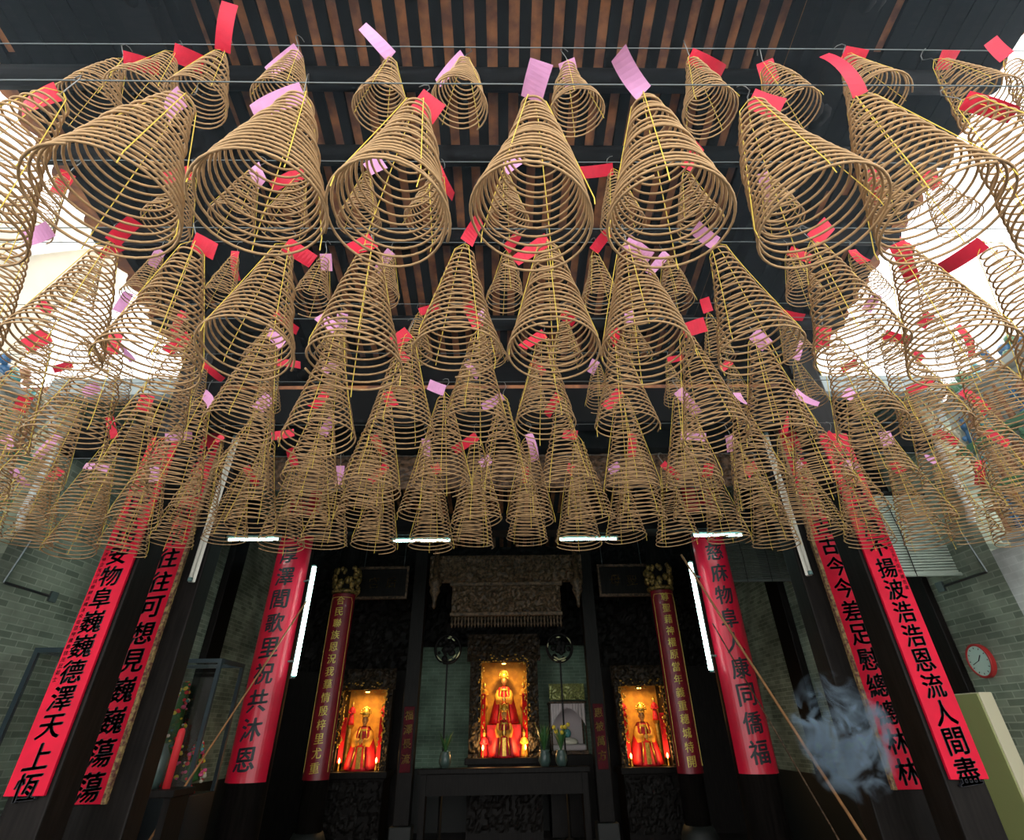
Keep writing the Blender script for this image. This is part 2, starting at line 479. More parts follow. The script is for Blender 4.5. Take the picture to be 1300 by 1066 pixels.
def round_board(x, y, r, z0, z1, label, text, zb, pitch, size, m, ink, span=1.22, gold=False):
    t = empty('couplet_board', (x, y, z0)); tag(t, label, 'signboard')
    n = 20; mb = MB()
    for z in (0, z1-z0):
        for i in range(n+1):
            a = -span + 2*span*i/n
            for rr in (r+.002, r+.022):
                mb.v.append((math.sin(a)*rr, -math.cos(a)*rr, z))
    W = (n+1)*2
    for i in range(n):
        a = i*2
        mb.f += [(a+1, a+3, W+a+3, W+a+1), (a, W+a, W+a+2, a+2), (a, a+2, a+3, a+1), (W+a, W+a+1, W+a+3, W+a+2)]
    mb.f += [(0,1,W+1,W), (2*n, W+2*n, W+2*n+1, 2*n+1)]
    bo = mb.build('board', m, t, False)
    if gold:
        R_ = r+.024; h = z1-z0
        def P(a, z): return (math.sin(a)*R_, -math.cos(a)*R_, z)
        a = span*.80
        loop = [P(-a,.1), P(-a,h-.14), P(-a*.85,h-.07), P(0,h-.07), P(a*.85,h-.07), P(a,h-.14), P(a,.1)]
        fine = []
        for i in range(len(loop)-1):
            p, q = Vector(loop[i]), Vector(loop[i+1])
            if i in (2, 3):
                for k in range(8):
                    aa = -a*.85 + (i-2)*a*.85 + a*.85*k/8; fine.append(P(aa, h-.07))
            else: fine.append(p)
        fine.append(loop[-1])
        MB().tube(fine, .005, 5).build('gilt_line', M['gold_letter'], bo)
    for i, ch in enumerate(reversed(text)):
        glyph_obj(ch, size, bo, ink, 0, zb-z0+pitch*i, off=.003, radius=r+.023, bold=.012 if gold else .03)
    return t

CX = 3.03
for s, nm in ((-1, 'left'), (1, 'right')):
    square_column(s*CX, 4.275, .27, .27, roofz(4.4)-.26, 'square black front column on the %s bearing a wide red board' % nm)
    square_column(s*2.955, 4.93, .45, .22, 4.515, 'second black column on the %s, just behind the front one' % nm)
flat_board(-CX-.02, 4.272, .255, 1.30, 3.86, 'broad flat red board with black calligraphy, nearest on the far left',
           '同沾佑國泰民安物阜巍巍德澤天上恆', 1.345, .163, .148, (-.1, 1.95, 2.9, 24, .03))
flat_board(CX+.02, 4.272, .255, 1.30, 3.86, 'broad flat red board with black calligraphy, nearest on the far right',
           '共仰澄瀛海不揚波浩浩恩流人間盡', 1.345, .163, .148, (.1, 2.5, 2.95, 12, .03))
flat_board(-CX-.03, 4.927, .25, 1.20, 4.45, 'second red board from the left, flowered borders and black characters',
           '古往今來來往往可想見巍巍蕩蕩', 1.30, .208, .175, (-.1, 1.9, 2.9, 18, .03), True)
flat_board(CX+.03, 4.927, .25, 1.20, 4.45, 'second red board from the right, flowered borders and black characters',
           '南海慈航古古今今差足慰總總林林', 1.31, .19, .165, None, True)
CR = .235
for s, nm in ((-1, 'left'), (1, 'right')):
    round_column(s*CX, 7.8, CR, 5.9, 'round column behind the glossy red board on the %s' % nm)
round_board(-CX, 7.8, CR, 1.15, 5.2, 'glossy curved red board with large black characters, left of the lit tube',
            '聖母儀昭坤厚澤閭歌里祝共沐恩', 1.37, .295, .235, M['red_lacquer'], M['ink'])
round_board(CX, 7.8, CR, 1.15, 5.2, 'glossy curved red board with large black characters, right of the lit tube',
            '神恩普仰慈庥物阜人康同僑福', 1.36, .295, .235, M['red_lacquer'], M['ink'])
DR = .20
for s, nm in ((-1, 'left'), (1, 'right')):
    t = round_column(s*CX, 10.6, DR, 5.9, 'dark round column with gilt carved capital on the %s' % nm)
    q = MB(); rnd = random.Random(3)
    for j in range(70):
        a = rnd.uniform(0, 2*PI); z = rnd.uniform(3.86, 4.28)
        q.ball((math.cos(a)*(DR+.03), math.sin(a)*(DR+.03), z), rnd.uniform(.025,.06), 1, 1, 1.3, 7, 5)
    q.lathe([(DR+.01,3.82),(DR+.05,3.84),(DR+.05,3.88),(DR+.01,3.90)], 24)
    q.build('carved_capital', M['carved_gilt'], t, True)
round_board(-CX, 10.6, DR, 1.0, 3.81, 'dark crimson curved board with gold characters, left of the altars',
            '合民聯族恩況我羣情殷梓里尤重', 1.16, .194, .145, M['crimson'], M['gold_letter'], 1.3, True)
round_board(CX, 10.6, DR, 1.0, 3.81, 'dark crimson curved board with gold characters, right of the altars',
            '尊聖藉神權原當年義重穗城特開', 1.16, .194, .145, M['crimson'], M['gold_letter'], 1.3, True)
for s, nm in ((-1, 'left'), (1, 'right')):
    square_column(s*1.68, 11.0, .26, .26, 5.85, 'slim dark inner column on the %s side of the main altar' % nm)
    t = empty('narrow_couplet', (s*1.68, 10.996, 1.05)); tag(t, 'narrow red and gold couplet strip on the %s inner column' % nm, 'signboard')
    MB().box(-.09, .09, -.02, 0, 0, .95, .004).build('board', M['crimson_old'], t)
    for i, ch in enumerate('福澤長流' if s < 0 else '惠被萬方'):
        glyph_obj(ch, .14, t, M['gold_letter'], 0, .82-.21*i, off=.023)

# wall posts
for s, nm in ((-1, 'left'), (1, 'right')):
    a, b = sorted((s*(WX-.12), s*WX-.001*s))
    tag(MB().box(a, b, 9.3, 9.75, 1.0, 5.9, .01).build('wall_post', M['wood_dark']), 'black timber post against the %s brick wall deep in the hall' % nm, 'post')
tag(MB().box(WX-.08, WX-.001, 6.1, 6.38, 1.0, 5.5, .01).build('wall_post', M['wood_dark']), 'black timber post on the right brick wall beside the clock', 'post')

# ------------------------------------------------------------------ fluorescent tubes
def tube_lamp(p0, p1, label, lit=True, side=(0,1,0), fix=.03, group=None, arms=None, rad=.017):
    p0, p1 = Vector(p0), Vector(p1); ax = (p1-p0); L_ = ax.length; ax.normalize()
    t = empty('fluorescent_lamp', p0); tag(t, label, 'lamp', group)
    s = Vector(side)
    q0 = s*.035; q1 = ax*L_ + s*.035
    MB().tube([q0, q1], fix, 4).build('housing', M['fixture'] if lit else M['tube_off'], t)
    MB().tube([ax*.03, ax*(L_-.03)], rad, 12).build('glass_tube', M['tube_lit'] if lit else M['tube_off'], t, True)
    if arms:
        for q in (.2, L_-.2): MB().tube([ax*q, ax*q+Vector(arms)], .012, 6).build('bracket_arm', M['fixture'], t)
    m = MB().tube([(0,0,0), ax*.03], .02, 12); m.tube([ax*(L_-.03), ax*L_], .02, 12)
    m.build('end_cap', M['fixture'], t, True)
    return t
for s, nm in ((-1, 'left'), (1, 'right')):
    tube_lamp((s*2.66, 7.6, 2.20), (s*2.66, 7.6, 3.60), 'bright upright fluorescent lamp beside the glossy %s column' % nm, side=(s*.7,.7,0), arms=(s*.22,.14,0), rad=.028)
    tube_lamp((s*2.78, 4.865, 2.75), (s*2.78, 4.865, 4.2), 'unlit upright strip lamp on the second black column, %s side' % nm, False, side=(0,1,0))
tube_lamp((-3.70, 7.03, 3.79), (-2.98, 7.03, 3.79), 'lit horizontal strip lamp high at left, above the glass case', side=(0,0,1))
tube_lamp((2.55, 7.03, 3.79), (3.27, 7.03, 3.79), 'lit horizontal strip lamp high at right, behind the red column', side=(0,0,1))
tube_lamp((-1.74, 8.16, 4.1), (-.80, 8.16, 4.1), 'lit horizontal strip lamp high in the centre, left of two', side=(0,0,1))
tube_lamp((.85, 8.16, 4.1), (1.80, 8.16, 4.1), 'lit horizontal strip lamp high in the centre, right of two', side=(0,0,1))
# beams that carry them
struct(MB().box(-4.79, 4.79, 6.96, 7.1, 3.86, 4.1).build('trim_crossbeam_front', M['wood_beam']))
struct(MB().box(-4.79, 4.79, 8.06, 8.26, 4.17, 4.45).build('trim_crossbeam_middle', M['wood_beam']))

# ------------------------------------------------------------------ carved canopy and altar screens
def canopy():
    t = empty('carved_canopy', (.05, 10.2, 3.15)); tag(t, 'carved wooden hanging screen with a fringe of drops above the main altar', 'carving')
    def part(x0, x1, z0, z1, nx, nz, amp, sc, seed, nm, y=0):
        o = carved(x0, x1, z0, z1, nx, nz, amp, sc, seed).build(nm, M['wood_carved'], t)
        o.location = (0, y, (z0+z1)/2)
    part(-1.0, 1.0, .26, .72, 110, 26, .06, 11, 2, 'figure_panel')
    part(-1.45, 1.45, .80, 1.30, 120, 24, .08, 8, 7, 'upper_panel', .08)
    MB().box(-1.04, 1.04, -.03, .06, .72, .78, .008).build('rail', M['wood_carved'], t)
    MB().box(-1.02, 1.02, -.03, .06, .20, .26, .008).build('rail', M['wood_carved'], t)
    m = MB()
    for i in range(34):
        x = -.98 + 1.96*i/33
        m.lathe([(.012,0),(.026,-.04),(.014,-.09),(.028,-.13),(.004,-.19)], 7, (x, .01, .20))
    m.build('drop_fringe', M['wood_carved'], t, True)
    # hanging lotus-bud post either side
    for s in (-1, 1):
        m = MB().lathe([(.01,-.42),(.035,-.38),(.03,-.3),(.06,-.2),(.10,-.12),(.08,-.05),(.12,.0),(.10,.08),(.05,.12),(.05,.7)][::1], 14, (s*1.32, 0, .75))
        m.build('hanging_bud', M['wood_carved'], t, True)
canopy()

def shrine_screen(x, y, w, z0, z1, depth, label, wfr=.16, top=.4, seed=1):
    t = empty('altar_shrine', (x, y, z0)); tag(t, label, 'shrine')
    h = z1-z0
    o = carved(-wfr/2, wfr/2, 0, h+top*.5, 10, 60, .04, 12, seed).build('carved_jamb', M['shrine_wood'], t); o.location = (-w/2-wfr/2, 0, (h+top*.5)/2)
    o = carved(-wfr/2, wfr/2, 0, h+top*.5, 10, 60, .04, 12, seed+1).build('carved_jamb', M['shrine_wood'], t); o.location = (w/2+wfr/2, 0, (h+top*.5)/2)
    o = carved(-w/2-wfr*1.3, w/2+wfr*1.3, 0, top, 40, 14, .06, 10, seed+2).build('carved_header', M['shrine_wood'], t); o.location = (0, -.02, h+top/2)
    # inner gilt lattice following the jambs and header
    m = MB(); r = random.Random(seed)
    for s in (-1, 1):
        for j in range(46):
            m.ball((s*(w/2+r.uniform(-.07,.05)), -.03+.05*r.random(), h*.30+h*.72*j/46), r.uniform(.008,.022), 1, .6, 1.3, 6, 4)
    for j in range(40):
        m.ball((-w/2-.03+(w+.06)*j/39, -.05+.06*r.random(), h+r.uniform(-.05,.12)), r.uniform(.010,.022), 1.5, .6, .8, 6, 4)
    m.build('gilt_fretwork', M['gold'], t, True)
    MB().box(-w/2-.05, w/2+.05, depth, depth+.03, 0, h+.05).build('gold_backcloth', M['gold_cloth'], t)
    m = MB().box(-w/2-.06, -w/2-.02, .05, depth, 0, h+.1); m.box(w/2+.02, w/2+.06, .05, depth, 0, h+.1); m.box(-w/2-.06, w/2+.06, .05, depth, h+.06, h+.1)
    m.build('casing', M['wood_dark'], t)
    MB().box(-w/2-wfr-.05, w/2+wfr+.05, -.12, depth+.03, -.10, 0, .01).build('altar_shelf', M['wood_dark'], t)
    m = MB().box(-w/2-wfr, w/2+wfr, -.05, depth, -z0+.0, -.10)
    m.build('altar_base', M['wood_dark'], t)
    o = carved(-w/2-wfr, w/2+wfr, 0, z0-.25, 50, 26, .03, 9, seed+4).build('carved_front', M['wood_dark'], t); o.location = (0, -.06, -.12-(z0-.25)/2)
    # drapes
    for s in (-1, 1):
        m = MB(); n = 10
        pts = [(s*(w/2-.02-.05*abs(math.sin(k*.9))), .12+.02*(k % 2), h*(1-k/n)*.9) for k in range(n+1)]
        for k in range(n):
            pass
        vs = []; fs = []
        for k in range(n+1):
            z = h*.55*(1-k/n) + h*.10
            for q in range(7):
                vs.append((s*(w/2-.01-.014*q), .14+.018*(q % 2), z))
        for k in range(n):
            for q in range(6):
                a = k*7+q; fs.append((a, a+1, a+8, a+7))
        mm = MB().add(vs, fs).build('red_drape', M['red_cloth'], t)
        mm.modifiers.new('solid', 'SOLIDIFY').thickness = .006
    return t
shrine_screen(0, 12.0, .92, 1.20, 2.80, .75, 'central altar shrine glowing orange with red draped deities, largest of three', .22, .5, 1)
shrine_screen(-2.62, 11.5, .80, 1.05, 2.30, .6, 'left side altar shrine with gold backcloth and one deity', .12, .35, 11)
shrine_screen(2.62, 11.5, .80, 1.05, 2.30, .6, 'right side altar shrine with gold backcloth and one deity', .12, .35, 21)

def statue(x, y, z, s, label, robe='red_cloth', rich=True):
    t = empty('deity_statue', (x, y, z)); t.scale = (s*.84, s*.9, s); tag(t, label, 'statue')
    # seated robe: wide lap, knees forward, narrowing to shoulders. total height 1 unit
    def wob(a, zz): return 1+.05*math.sin(a*9)*(1-min(1, zz/.55))
    MB().lathe([(.30,0),(.29,.05),(.26,.15),(.235,.27),(.20,.34),(.15,.42),(.145,.52),(.15,.60),(.12,.66),(.06,.69),(.035,.70)], 36, sx=1.0, sy=.78, wob=wob).build('robe', M[robe], t, True)
    # cape, open in front
    vs = []; fs = []; n = 22; rows = 9
    for j in range(rows+1):
        u = j/rows; zz = .68 - .66*u; r = .10+.24*u**.7
        for i in range(n+1):
            a = -PI/2 + .5 + (2*PI-1.0)*i/n
            q = 1+.03*math.sin(i*1.9)
            vs.append((math.cos(a)*r*q*1.08, math.sin(a)*r*q*.85+.02, zz))
    W = n+1
    for j in range(rows):
        for i in range(n): fs.append((j*W+i, j*W+i+1, (j+1)*W+i+1, (j+1)*W+i))
    o = MB().add(vs, fs).build('cape', M['red_cloth'], t, True); o.modifiers.new('solid', 'SOLIDIFY').thickness = .012
    # sleeves meeting before the chest
    for sd in (-1, 1):
        MB().tube([(sd*.14,-.01,.60),(sd*.18,-.06,.50),(sd*.15,-.14,.42),(sd*.05,-.19,.44)], [.055,.065,.075,.06], 12).build('sleeve', M['gold_cloth'], t, True)
        MB().ball((sd*.025,-.225,.455), .028, 1, .8, 1.2).build('hand', M['face_gilt'], t, True)
    MB().box(-.018, .018, -.255, -.24, .40, .60, .004).build('tablet', M['gold'], t)
    m = MB().box(-.05, .05, -.232, -.222, .03, .36, .004)
    m.build('gilt_apron', M['gold'], t)
    # collar
    MB().lathe([(.13,.60),(.15,.62),(.10,.66),(.06,.68)], 24, sx=1.05, sy=.85).build('cloud_collar', M['gold'], t, True)
    # head with face
    m = MB().lathe([(.03,-.1),(.035,-.07),(.05,-.055),(.062,-.02),(.066,.02),(.06,.055),(.035,.08),(.004,.088)], 20, (0,-.02,.79), 1, 1.05)
    m.ball((0,-.088,.785), .012, .8, 1, 1.7, 8, 6)
    for sd in (-1, 1):
        m.ball((sd*.068,-.01,.785), .016, .5, .8, 1.5, 8, 6)
    m.build('head', M['face_gilt'], t, True)
    m = MB()
    for sd in (-1, 1):
        m.ball((sd*.024,-.083,.80), .007, 1.5, .6, .7, 8, 5)
        m.tube([(sd*.012,-.086,.818),(sd*.036,-.078,.82)], .003, 5)
    m.tube([(-.016,-.084,.757),(0,-.087,.754),(.016,-.084,.757)], .004, 5)
    m.build('painted_features', M['ink'], t, True)
    m = MB().lathe([(.068,.84),(.075,.87),(.085,.90),(.07,.93),(.05,.96),(.02,1.0),(.003,1.02)], 18, (0,-.015,0), 1.2, 1.0)
    m.box(-.13, .13, -.075, -.045, .885, .905)
    for i in range(9):
        a = PI*i/8; m.ball((math.cos(a)*.11, -.04, .90+math.sin(a)*.09), .02, 1, .7, 1, 7, 5)
    m.build('crown', M['gold'], t, True)
    m = MB()
    for i in range(7):
        xx = -.11+.22*i/6
        if abs(xx) < .04: continue
        m.tube([(xx,-.07,.885),(xx,-.075,.80)], .004, 5)
    m.build('crown_beads', M['gold'], t, True)
    if rich:
        m = MB()
        for sd in (-1, 1):
            m.tube([(sd*.07,-.06,.68),(sd*.10,-.16,.5),(sd*.10,-.24,.3),(sd*.14,-.27,.06)], .014, 6)
        m.build('gold_ribbon', M['gold'], t, True)
    return t
def attendant(x, y, z, s, label, robe):
    t = empty('attendant_figurine', (x, y, z)); t.scale = (s, s, s); tag(t, label, 'statue')
    MB().lathe([(.17,0),(.16,.1),(.12,.35),(.10,.5),(.13,.62),(.12,.72),(.05,.77),(.03,.79)], 20, sx=1, sy=.75).build('robe', M[robe], t, True)
    for sd in (-1, 1):
        MB().tube([(sd*.11,0,.68),(sd*.16,-.05,.52),(sd*.05,-.14,.50)], [.04,.05,.035], 8).build('sleeve', M[robe], t, True)
    m = MB().ball((0,-.01,.86), .075, 1, 1, 1.15, 12, 8); m.ball((0,-.085,.855), .013, 1, 1, 1.6, 6, 5)
    m.build('head', M['face_gilt'], t, True)
    MB().lathe([(.078,.88),(.085,.92),(.05,.97),(.045,1.02),(.01,1.05)], 12).build('hat', M['gold'], t, True)
statue(0, 12.48, 1.72, .95, 'tall red caped deity with gold crown at the back of central shrine')
MB_plinth = MB().box(-.34, .34, 12.2, 12.72, 1.2, 1.72, .01)
tag(MB_plinth.build('plinth', M['red_cloth']), 'red stepped plinth under the rear deity of the central shrine', 'plinth')
statue(0, 12.02+.0, 1.20, .86, 'smaller front deity in red robe seated before the tall one')
statue(-2.62, 11.80, 1.05, .98, 'crowned deity in red and gold inside the left side altar')
statue(2.62, 11.80, 1.05, .98, 'crowned deity in red and gold inside the right side altar')
for x, y, z, s, l, r in ((-.40,12.5,2.02,.42,'small attendant figure high at left of the central deity','gold_cloth'),
                      (.40,12.5,2.02,.42,'small attendant figure high at right of the central deity','gold_cloth'),
                      (-.38,12.1,1.2,.42,'small attendant standing low at left in the central shrine','red_cloth'),
                      (.38,12.1,1.2,.42,'small attendant standing low at right in the central shrine','gold_cloth'),
                      (-2.93,11.95,1.75,.38,'attendant figure on the left within the left side altar','red_cloth'),
                      (-2.31,11.95,1.75,.38,'attendant figure on the right within the left side altar','red_cloth'),
                      (2.31,11.95,1.75,.38,'attendant figure on the left within the right side altar','red_cloth'),
                      (2.93,11.95,1.75,.38,'attendant figure on the right within the right side altar','red_cloth')):
    attendant(x, y, z, s, l, r)
    if z > 1.3:
        base = 1.2 if abs(x) < 1 else 1.05
        nmz = 'central' if abs(x) < 1 else ('left' if x < 0 else 'right')
        tag(MB().lathe([(.09,base-z),(.05,base-z+.05),(.045,-.06),(.08,-.001)], 14, (0,0,0)).build('figure_stand', M['gold']), 'gilt stand under the %s attendant of the %s altar' % ('left' if x - (0 if abs(x) < 1 else math.copysign(2.62,x)) < 0 else 'right', nmz), 'stand').location = (x, y, z)

# altar lamps (small candle bulbs)
def altar_light(x, y, z, e, label, col=(1,.60,.22)):
    t = empty('altar_lamp', (x, y, z)); tag(t, label, 'lamp')
    MB().lathe([(.03,0),(.015,.02),(.012,.10),(.02,.12)], 12).build('holder', M['gold'], t, True)
    MB().lathe([(.006,.12),(.018,.15),(.012,.18),(.002,.20)], 10).build('bulb', M['flame'], t, True)
    l = bpy.data.lights.new('altar_glow', 'POINT'); l.energy = e; l.color = col; l.shadow_soft_size = .05
    l.energy = e*.5
    lo = bpy.data.objects.new('glow', l); lo.location = (0,-.05,.24); link(lo, t)
altar_light(-.40, 11.96, 1.2, 9, 'candle lamp at left front of the central shrine')
altar_light(.40, 11.96, 1.2, 9, 'candle lamp at right front of the central shrine')
for s, nm in ((-1,'left'),(1,'right')):
    altar_light(s*2.62-.33, 11.56, 1.05, 5, 'candle lamp at the left front of the %s side altar' % nm)
    altar_light(s*2.62+.33, 11.56, 1.05, 5, 'candle lamp at the right front of the %s side altar' % nm)
def ceiling_light(x, y, z, e, nm, size=.3):
    t = empty('shrine_downlight', (x, y, z)); tag(t, 'small downlight under the roof of the %s' % nm, 'lamp')
    MB().lathe([(.05,0),(.05,.05),(.02,.07)], 14).build('housing', M['black_frame'], t, True)
    MB().lathe([(.04,-.012),(.04,-.002)], 14).build('lens', M['flame'], t, True)
    l = bpy.data.lights.new('shrine_glow', 'AREA'); l.shape = 'DISK'; l.size = .08; l.energy = e*.5; l.color = (1,.66,.26)
    lo = bpy.data.objects.new('glow', l); lo.location = (0,0,-.02); link(lo, t)
ceiling_light(0, 12.2, 2.78, 14, 'central shrine')
ceiling_light(-2.62, 11.7, 2.28, 8, 'left side altar')
ceiling_light(2.62, 11.7, 2.28, 8, 'right side altar')

for s, nm in ((-1,'left'),(1,'right')):
    t = empty('dark_fill_screen', (s*3.25, 12.5, 0)); tag(t, 'dark carved screen added to black out the wall behind the %s side altar' % nm, 'screen')  # dark sheet added to make the back wall near-black beside the altars
    MB().box(-1.4, 1.4, 0, .06, 0, 5.6).build('panel', M['wood_dark'], t)
    o = carved(-1.3, 1.3, 2.7, 5.4, 60, 60, .05, 6, 9+s).build('carving', M['wood_dark'], t); o.location = (0, -.04, 4.05)
    t = empty('name_board', (s*2.42, 10.95, 3.85)); tag(t, 'dark hanging name board with faint gold characters on the %s' % nm, 'signboard')
    bo = MB().box(-.48, .48, -.04, 0, 0, .52, .01).build('board', M['wood_dark'], t)
    m = MB()
    m.box(-.52,.52,-.06,.01,-.05,0); m.box(-.52,.52,-.06,.01,.52,.57); m.box(-.52,-.48,-.06,.01,0,.52); m.box(.48,.52,-.06,.01,0,.52)
    m.build('carved_frame', M['wood_carved'], t)
    for q, ch in enumerate('宮后' if s < 0 else '聖母'):
        glyph_obj(ch, .2, bo, M['carved_gilt'], .16-.34*q if s > 0 else -.16+.34*q, .26, off=.043)
    MB().tube([(-.4,0,.57),(-.4,.1,2.2)], .01, 5).build('hanger', M['wire'], t); MB().tube([(.4,0,.57),(.4,.1,2.2)], .01, 5).build('hanger', M['wire'], t)
t = empty('dark_fill_screen', (0, 12.98, 0)); tag(t, 'dark carved screen added to black out the wall high behind the central altar', 'screen')  # likewise added to keep the upper back wall near-black
o = carved(-1.8, 1.8, 3.2, 5.4, 70, 40, .05, 6, 3).build('carving', M['wood_dark'], t); o.location = (0, 0, 4.3)
# round openwork mirrors
for s, nm in ((-1,'left'),(1,'right')):
    t = empty('round_openwork_fan', (s*1.12, 11.7, 3.0)); tag(t, 'round black openwork disc with painted pale highlights, %s of the main altar' % nm, 'ornament')
    ring = [(math.cos(a)*.25, 0, math.sin(a)*.25) for a in [2*PI*k/40 for k in range(41)]]
    MB().tube(ring, .028, 8, cap=False).build('rim', M['wood_dark'], t, True)
    m = MB(); r = random.Random(5+s)
    for j in range(9):
        a = r.uniform(0, 2*PI); q = r.uniform(.19, .255); w_ = r.uniform(.08, .35)
        m.tube([(math.cos(a+w_*u)*q, -.035, math.sin(a+w_*u)*q) for u in (-1,-.5,0,.5,1)], [.004,.012,.016,.012,.004], 6)
    m.build('highlight_arcs', M['highlight_pale'], t, True); m = MB()  # pale arcs painted in as highlights on the dark rim
    for j in range(30):
        a = r.uniform(0, 2*PI); q = r.uniform(0, .2); m.ball((math.cos(a)*q, 0, math.sin(a)*q), r.uniform(.03,.06), 1, .4, 1, 8, 5)
    m.build('carving', M['wood_dark'], t, True)
    MB().box(-.015, .015, -.015, .015, -1.75, -.22).build('pole', M['wood_dark'], t)
    MB().lathe([(.12,-3.0),(.12,-2.95),(.03,-2.9),(.03,-1.7)], 16).build('stand', M['wood_dark'], t, True)

# canopy bed shrine
def bed():
    t = empty('canopy_bed_shrine', (1.28, 12.55, 1.22)); tag(t, 'miniature canopied bed with pale cloth swags right of the main altar', 'shrine')
    MB().box(-.36, .36, -.2, .35, 0, .06, .008).build('bed_base', M['wood_carved'], t)
    MB().box(-.33, .33, -.18, .33, .06, .16, .03).build('mattress', M['bed_cloth'], t, True)
    MB().ball((0,.05,.2), .12, 1.6, .7, .6).build('pillow', M['flower_white'], t, True)
    for sx in (-1, 1):
        for yy in (-.18, .32):
            MB().tube([(sx*.34, yy, .06), (sx*.34, yy, .84)], .015, 8).build('post', M['wood_carved'], t, True)
    MB().box(-.38, .38, -.22, .36, .84, .88, .008).build('canopy_roof', M['wood_carved'], t)
    for sx in (-1, 1):
        vs = []; fs = []; n = 12
        for i in range(n+1):
            u = i/n; x = sx*.34*(1-u)
            zt = .84; zb = .84 - .08 - .30*(1-u)**2
            yy = -.2 - .012*(i % 2)
            vs += [(x, yy, zt), (x, yy, zb)]
        for i in range(n): fs.append((2*i, 2*i+2, 2*i+3, 2*i+1))
        o = MB().add(vs, fs).build('swag', M['bed_cloth'], t); o.modifiers.new('s', 'SOLIDIFY').thickness = .006
    MB().box(-.33, .33, .33, .345, .06, .84).build('back_curtain', M['bed_cloth'], t)
    o = carved(-.36, .36, 0, .28, 60, 20, .03, 16, 3).build('gilt_panel', M['gilt_green'], t); o.location = (0, -.2, 1.05)
    MB().box(-.42, .42, -.25, .4, -1.22, 0, .01).build('table', M['wood_dark'], t)
    # small green night lamp
    MB().ball((0,.22,.34), .08, 1, .6, 1).build('jade_disc', M['porcelain_teal'], t, True)
bed()

# plants by the altar
def plant(x, y, z, n, h, label, fl=None):
    t = empty('potted_plant', (x, y, z)); tag(t, label, 'plant')
    MB().lathe([(.07,0),(.11,.08),(.10,.18),(.08,.22),(.09,.24)], 18).build('vase', M['vase'], t, True)
    r = random.Random(int(x*100)); 
    for i in range(n):
        a = 2*PI*i/n + r.uniform(-.3,.3); L_ = h*r.uniform(.6,1); sp = r.uniform(.15,.4)*h
        vs = []; fs = []; k = 6
        for j in range(k+1):
            u = j/k; px = math.cos(a)*sp*u**1.4; py = math.sin(a)*sp*u**1.4; pz = .2+L_*u*(1-.15*u)
            w = .022*math.sin(PI*(u*.85+.1))
            vs += [(px-math.sin(a)*w, py+math.cos(a)*w, pz), (px+math.sin(a)*w, py-math.cos(a)*w, pz)]
        for j in range(k): fs.append((2*j, 2*j+1, 2*j+3, 2*j+2))
        o = MB().add(vs, fs).build('leaf', M['leaf'], t, True); o.modifiers.new('s', 'SOLIDIFY').thickness = .003
        if fl and i % 3 == 0:
            MB().ball((math.cos(a)*sp, math.sin(a)*sp, .2+L_*.9), .035, n=8, m=5).build('blossom', M[fl], t, True)
tag(MB().box(-1.5, 1.5, 11.3, 11.62, 1.0, 1.08, .01).box(-1.45, -1.35, 11.33, 11.6, 0, 1.0).box(1.35, 1.45, 11.33, 11.6, 0, 1.0).box(-1.35, 1.35, 11.36, 11.40, .7, 1.0).build('offering_table', M['wood_dark']), 'long dark offering table before the central altar', 'table')
plant(-1.05, 11.46, 1.08, 12, .42, 'green leafy plant in a vase, left of the central altar')
plant(.72, 11.46, 1.08, 16, .55, 'tall dark green plant nearest the central altar on its right')
plant(1.02, 11.46, 1.08, 16, .50, 'plant with small yellow flowers right of the central altar', 'flower_yellow')

# ------------------------------------------------------------------ left: glass cases, flower towers, pole
def flower_tower(x, y, z, h, label, seed):
    t = empty('flower_tower', (x, y, z)); tag(t, label, 'flower offering'); r = random.Random(seed)
    MB().lathe([(.09,0),(.07,.04),(.03,.08),(.03,h*.2)], 14).build('stand', M['flower_red'], t, True)
    MB().lathe([(.02,h*.18),(.10,h*.25),(.04,h)], 14).build('core', M['leaf'], t, True)
    for i, key in enumerate(('flower_yellow','flower_pink','flower_red','flower_white','porcelain_teal')):
        m = MB()
        for j in range(22 if i < 3 else 10):
            u = r.random(); zz = h*(.22+.78*u); q = .15*(1-u)**.8+.015; a = r.uniform(0, 2*PI)
            m.ball((math.cos(a)*q, math.sin(a)*q, zz), r.uniform(.014,.03), 1, 1, .8, 7, 5)
        m.build('blossoms', M[key], t, True)
def glass_case(x0, x1, y0, y1, z1, label):
    t = empty('glass_case', ((x0+x1)/2, (y0+y1)/2, 0)); tag(t, label, 'display case')
    hx, hy, w = (x1-x0)/2, (y1-y0)/2, .022
    m = MB().box(-hx, hx, -hy, hy, 0, 1.05, .01); m.build('cabinet', M['black_frame'], t)
    m = MB()
    for sx in (-1, 1):
        for sy in (-1, 1):
            a, b = sorted((sx*hx, sx*(hx-2*w))); c, d = sorted((sy*hy, sy*(hy-2*w)))
            m.box(a, b, c, d, 1.05, z1)
    for sy in (-1, 1):
        c, d = sorted((sy*hy, sy*(hy-2*w))); m.box(-hx, hx, c, d, z1, z1+2*w)
    for sx in (-1, 1):
        a, b = sorted((sx*hx, sx*(hx-2*w))); m.box(a, b, -hy+2*w, hy-2*w, z1, z1+2*w)
    m.build('frame', M['frame_teal'], t)
    MB().box(-hx+2*w, hx-2*w, -hy+w*.6, -hy+w*.9, 1.05, z1).build('glass_pane', M['glass'], t)
glass_case(-4.45, -3.52, 7.4, 8.1, 2.37, 'tall glass case with teal frame holding a flower tower, between left columns')
flower_tower(-3.98, 7.62, 1.052, 1.12, 'gold and pink flower tower inside the glass case', 4)
flower_tower(-3.72, 7.8, 1.052, .5, 'short bunch of offering flowers low in the glass case', 9)
glass_case(-4.74, -3.75, 5.95, 6.7, 2.33, 'glass case with black frame by the left wall behind red board')
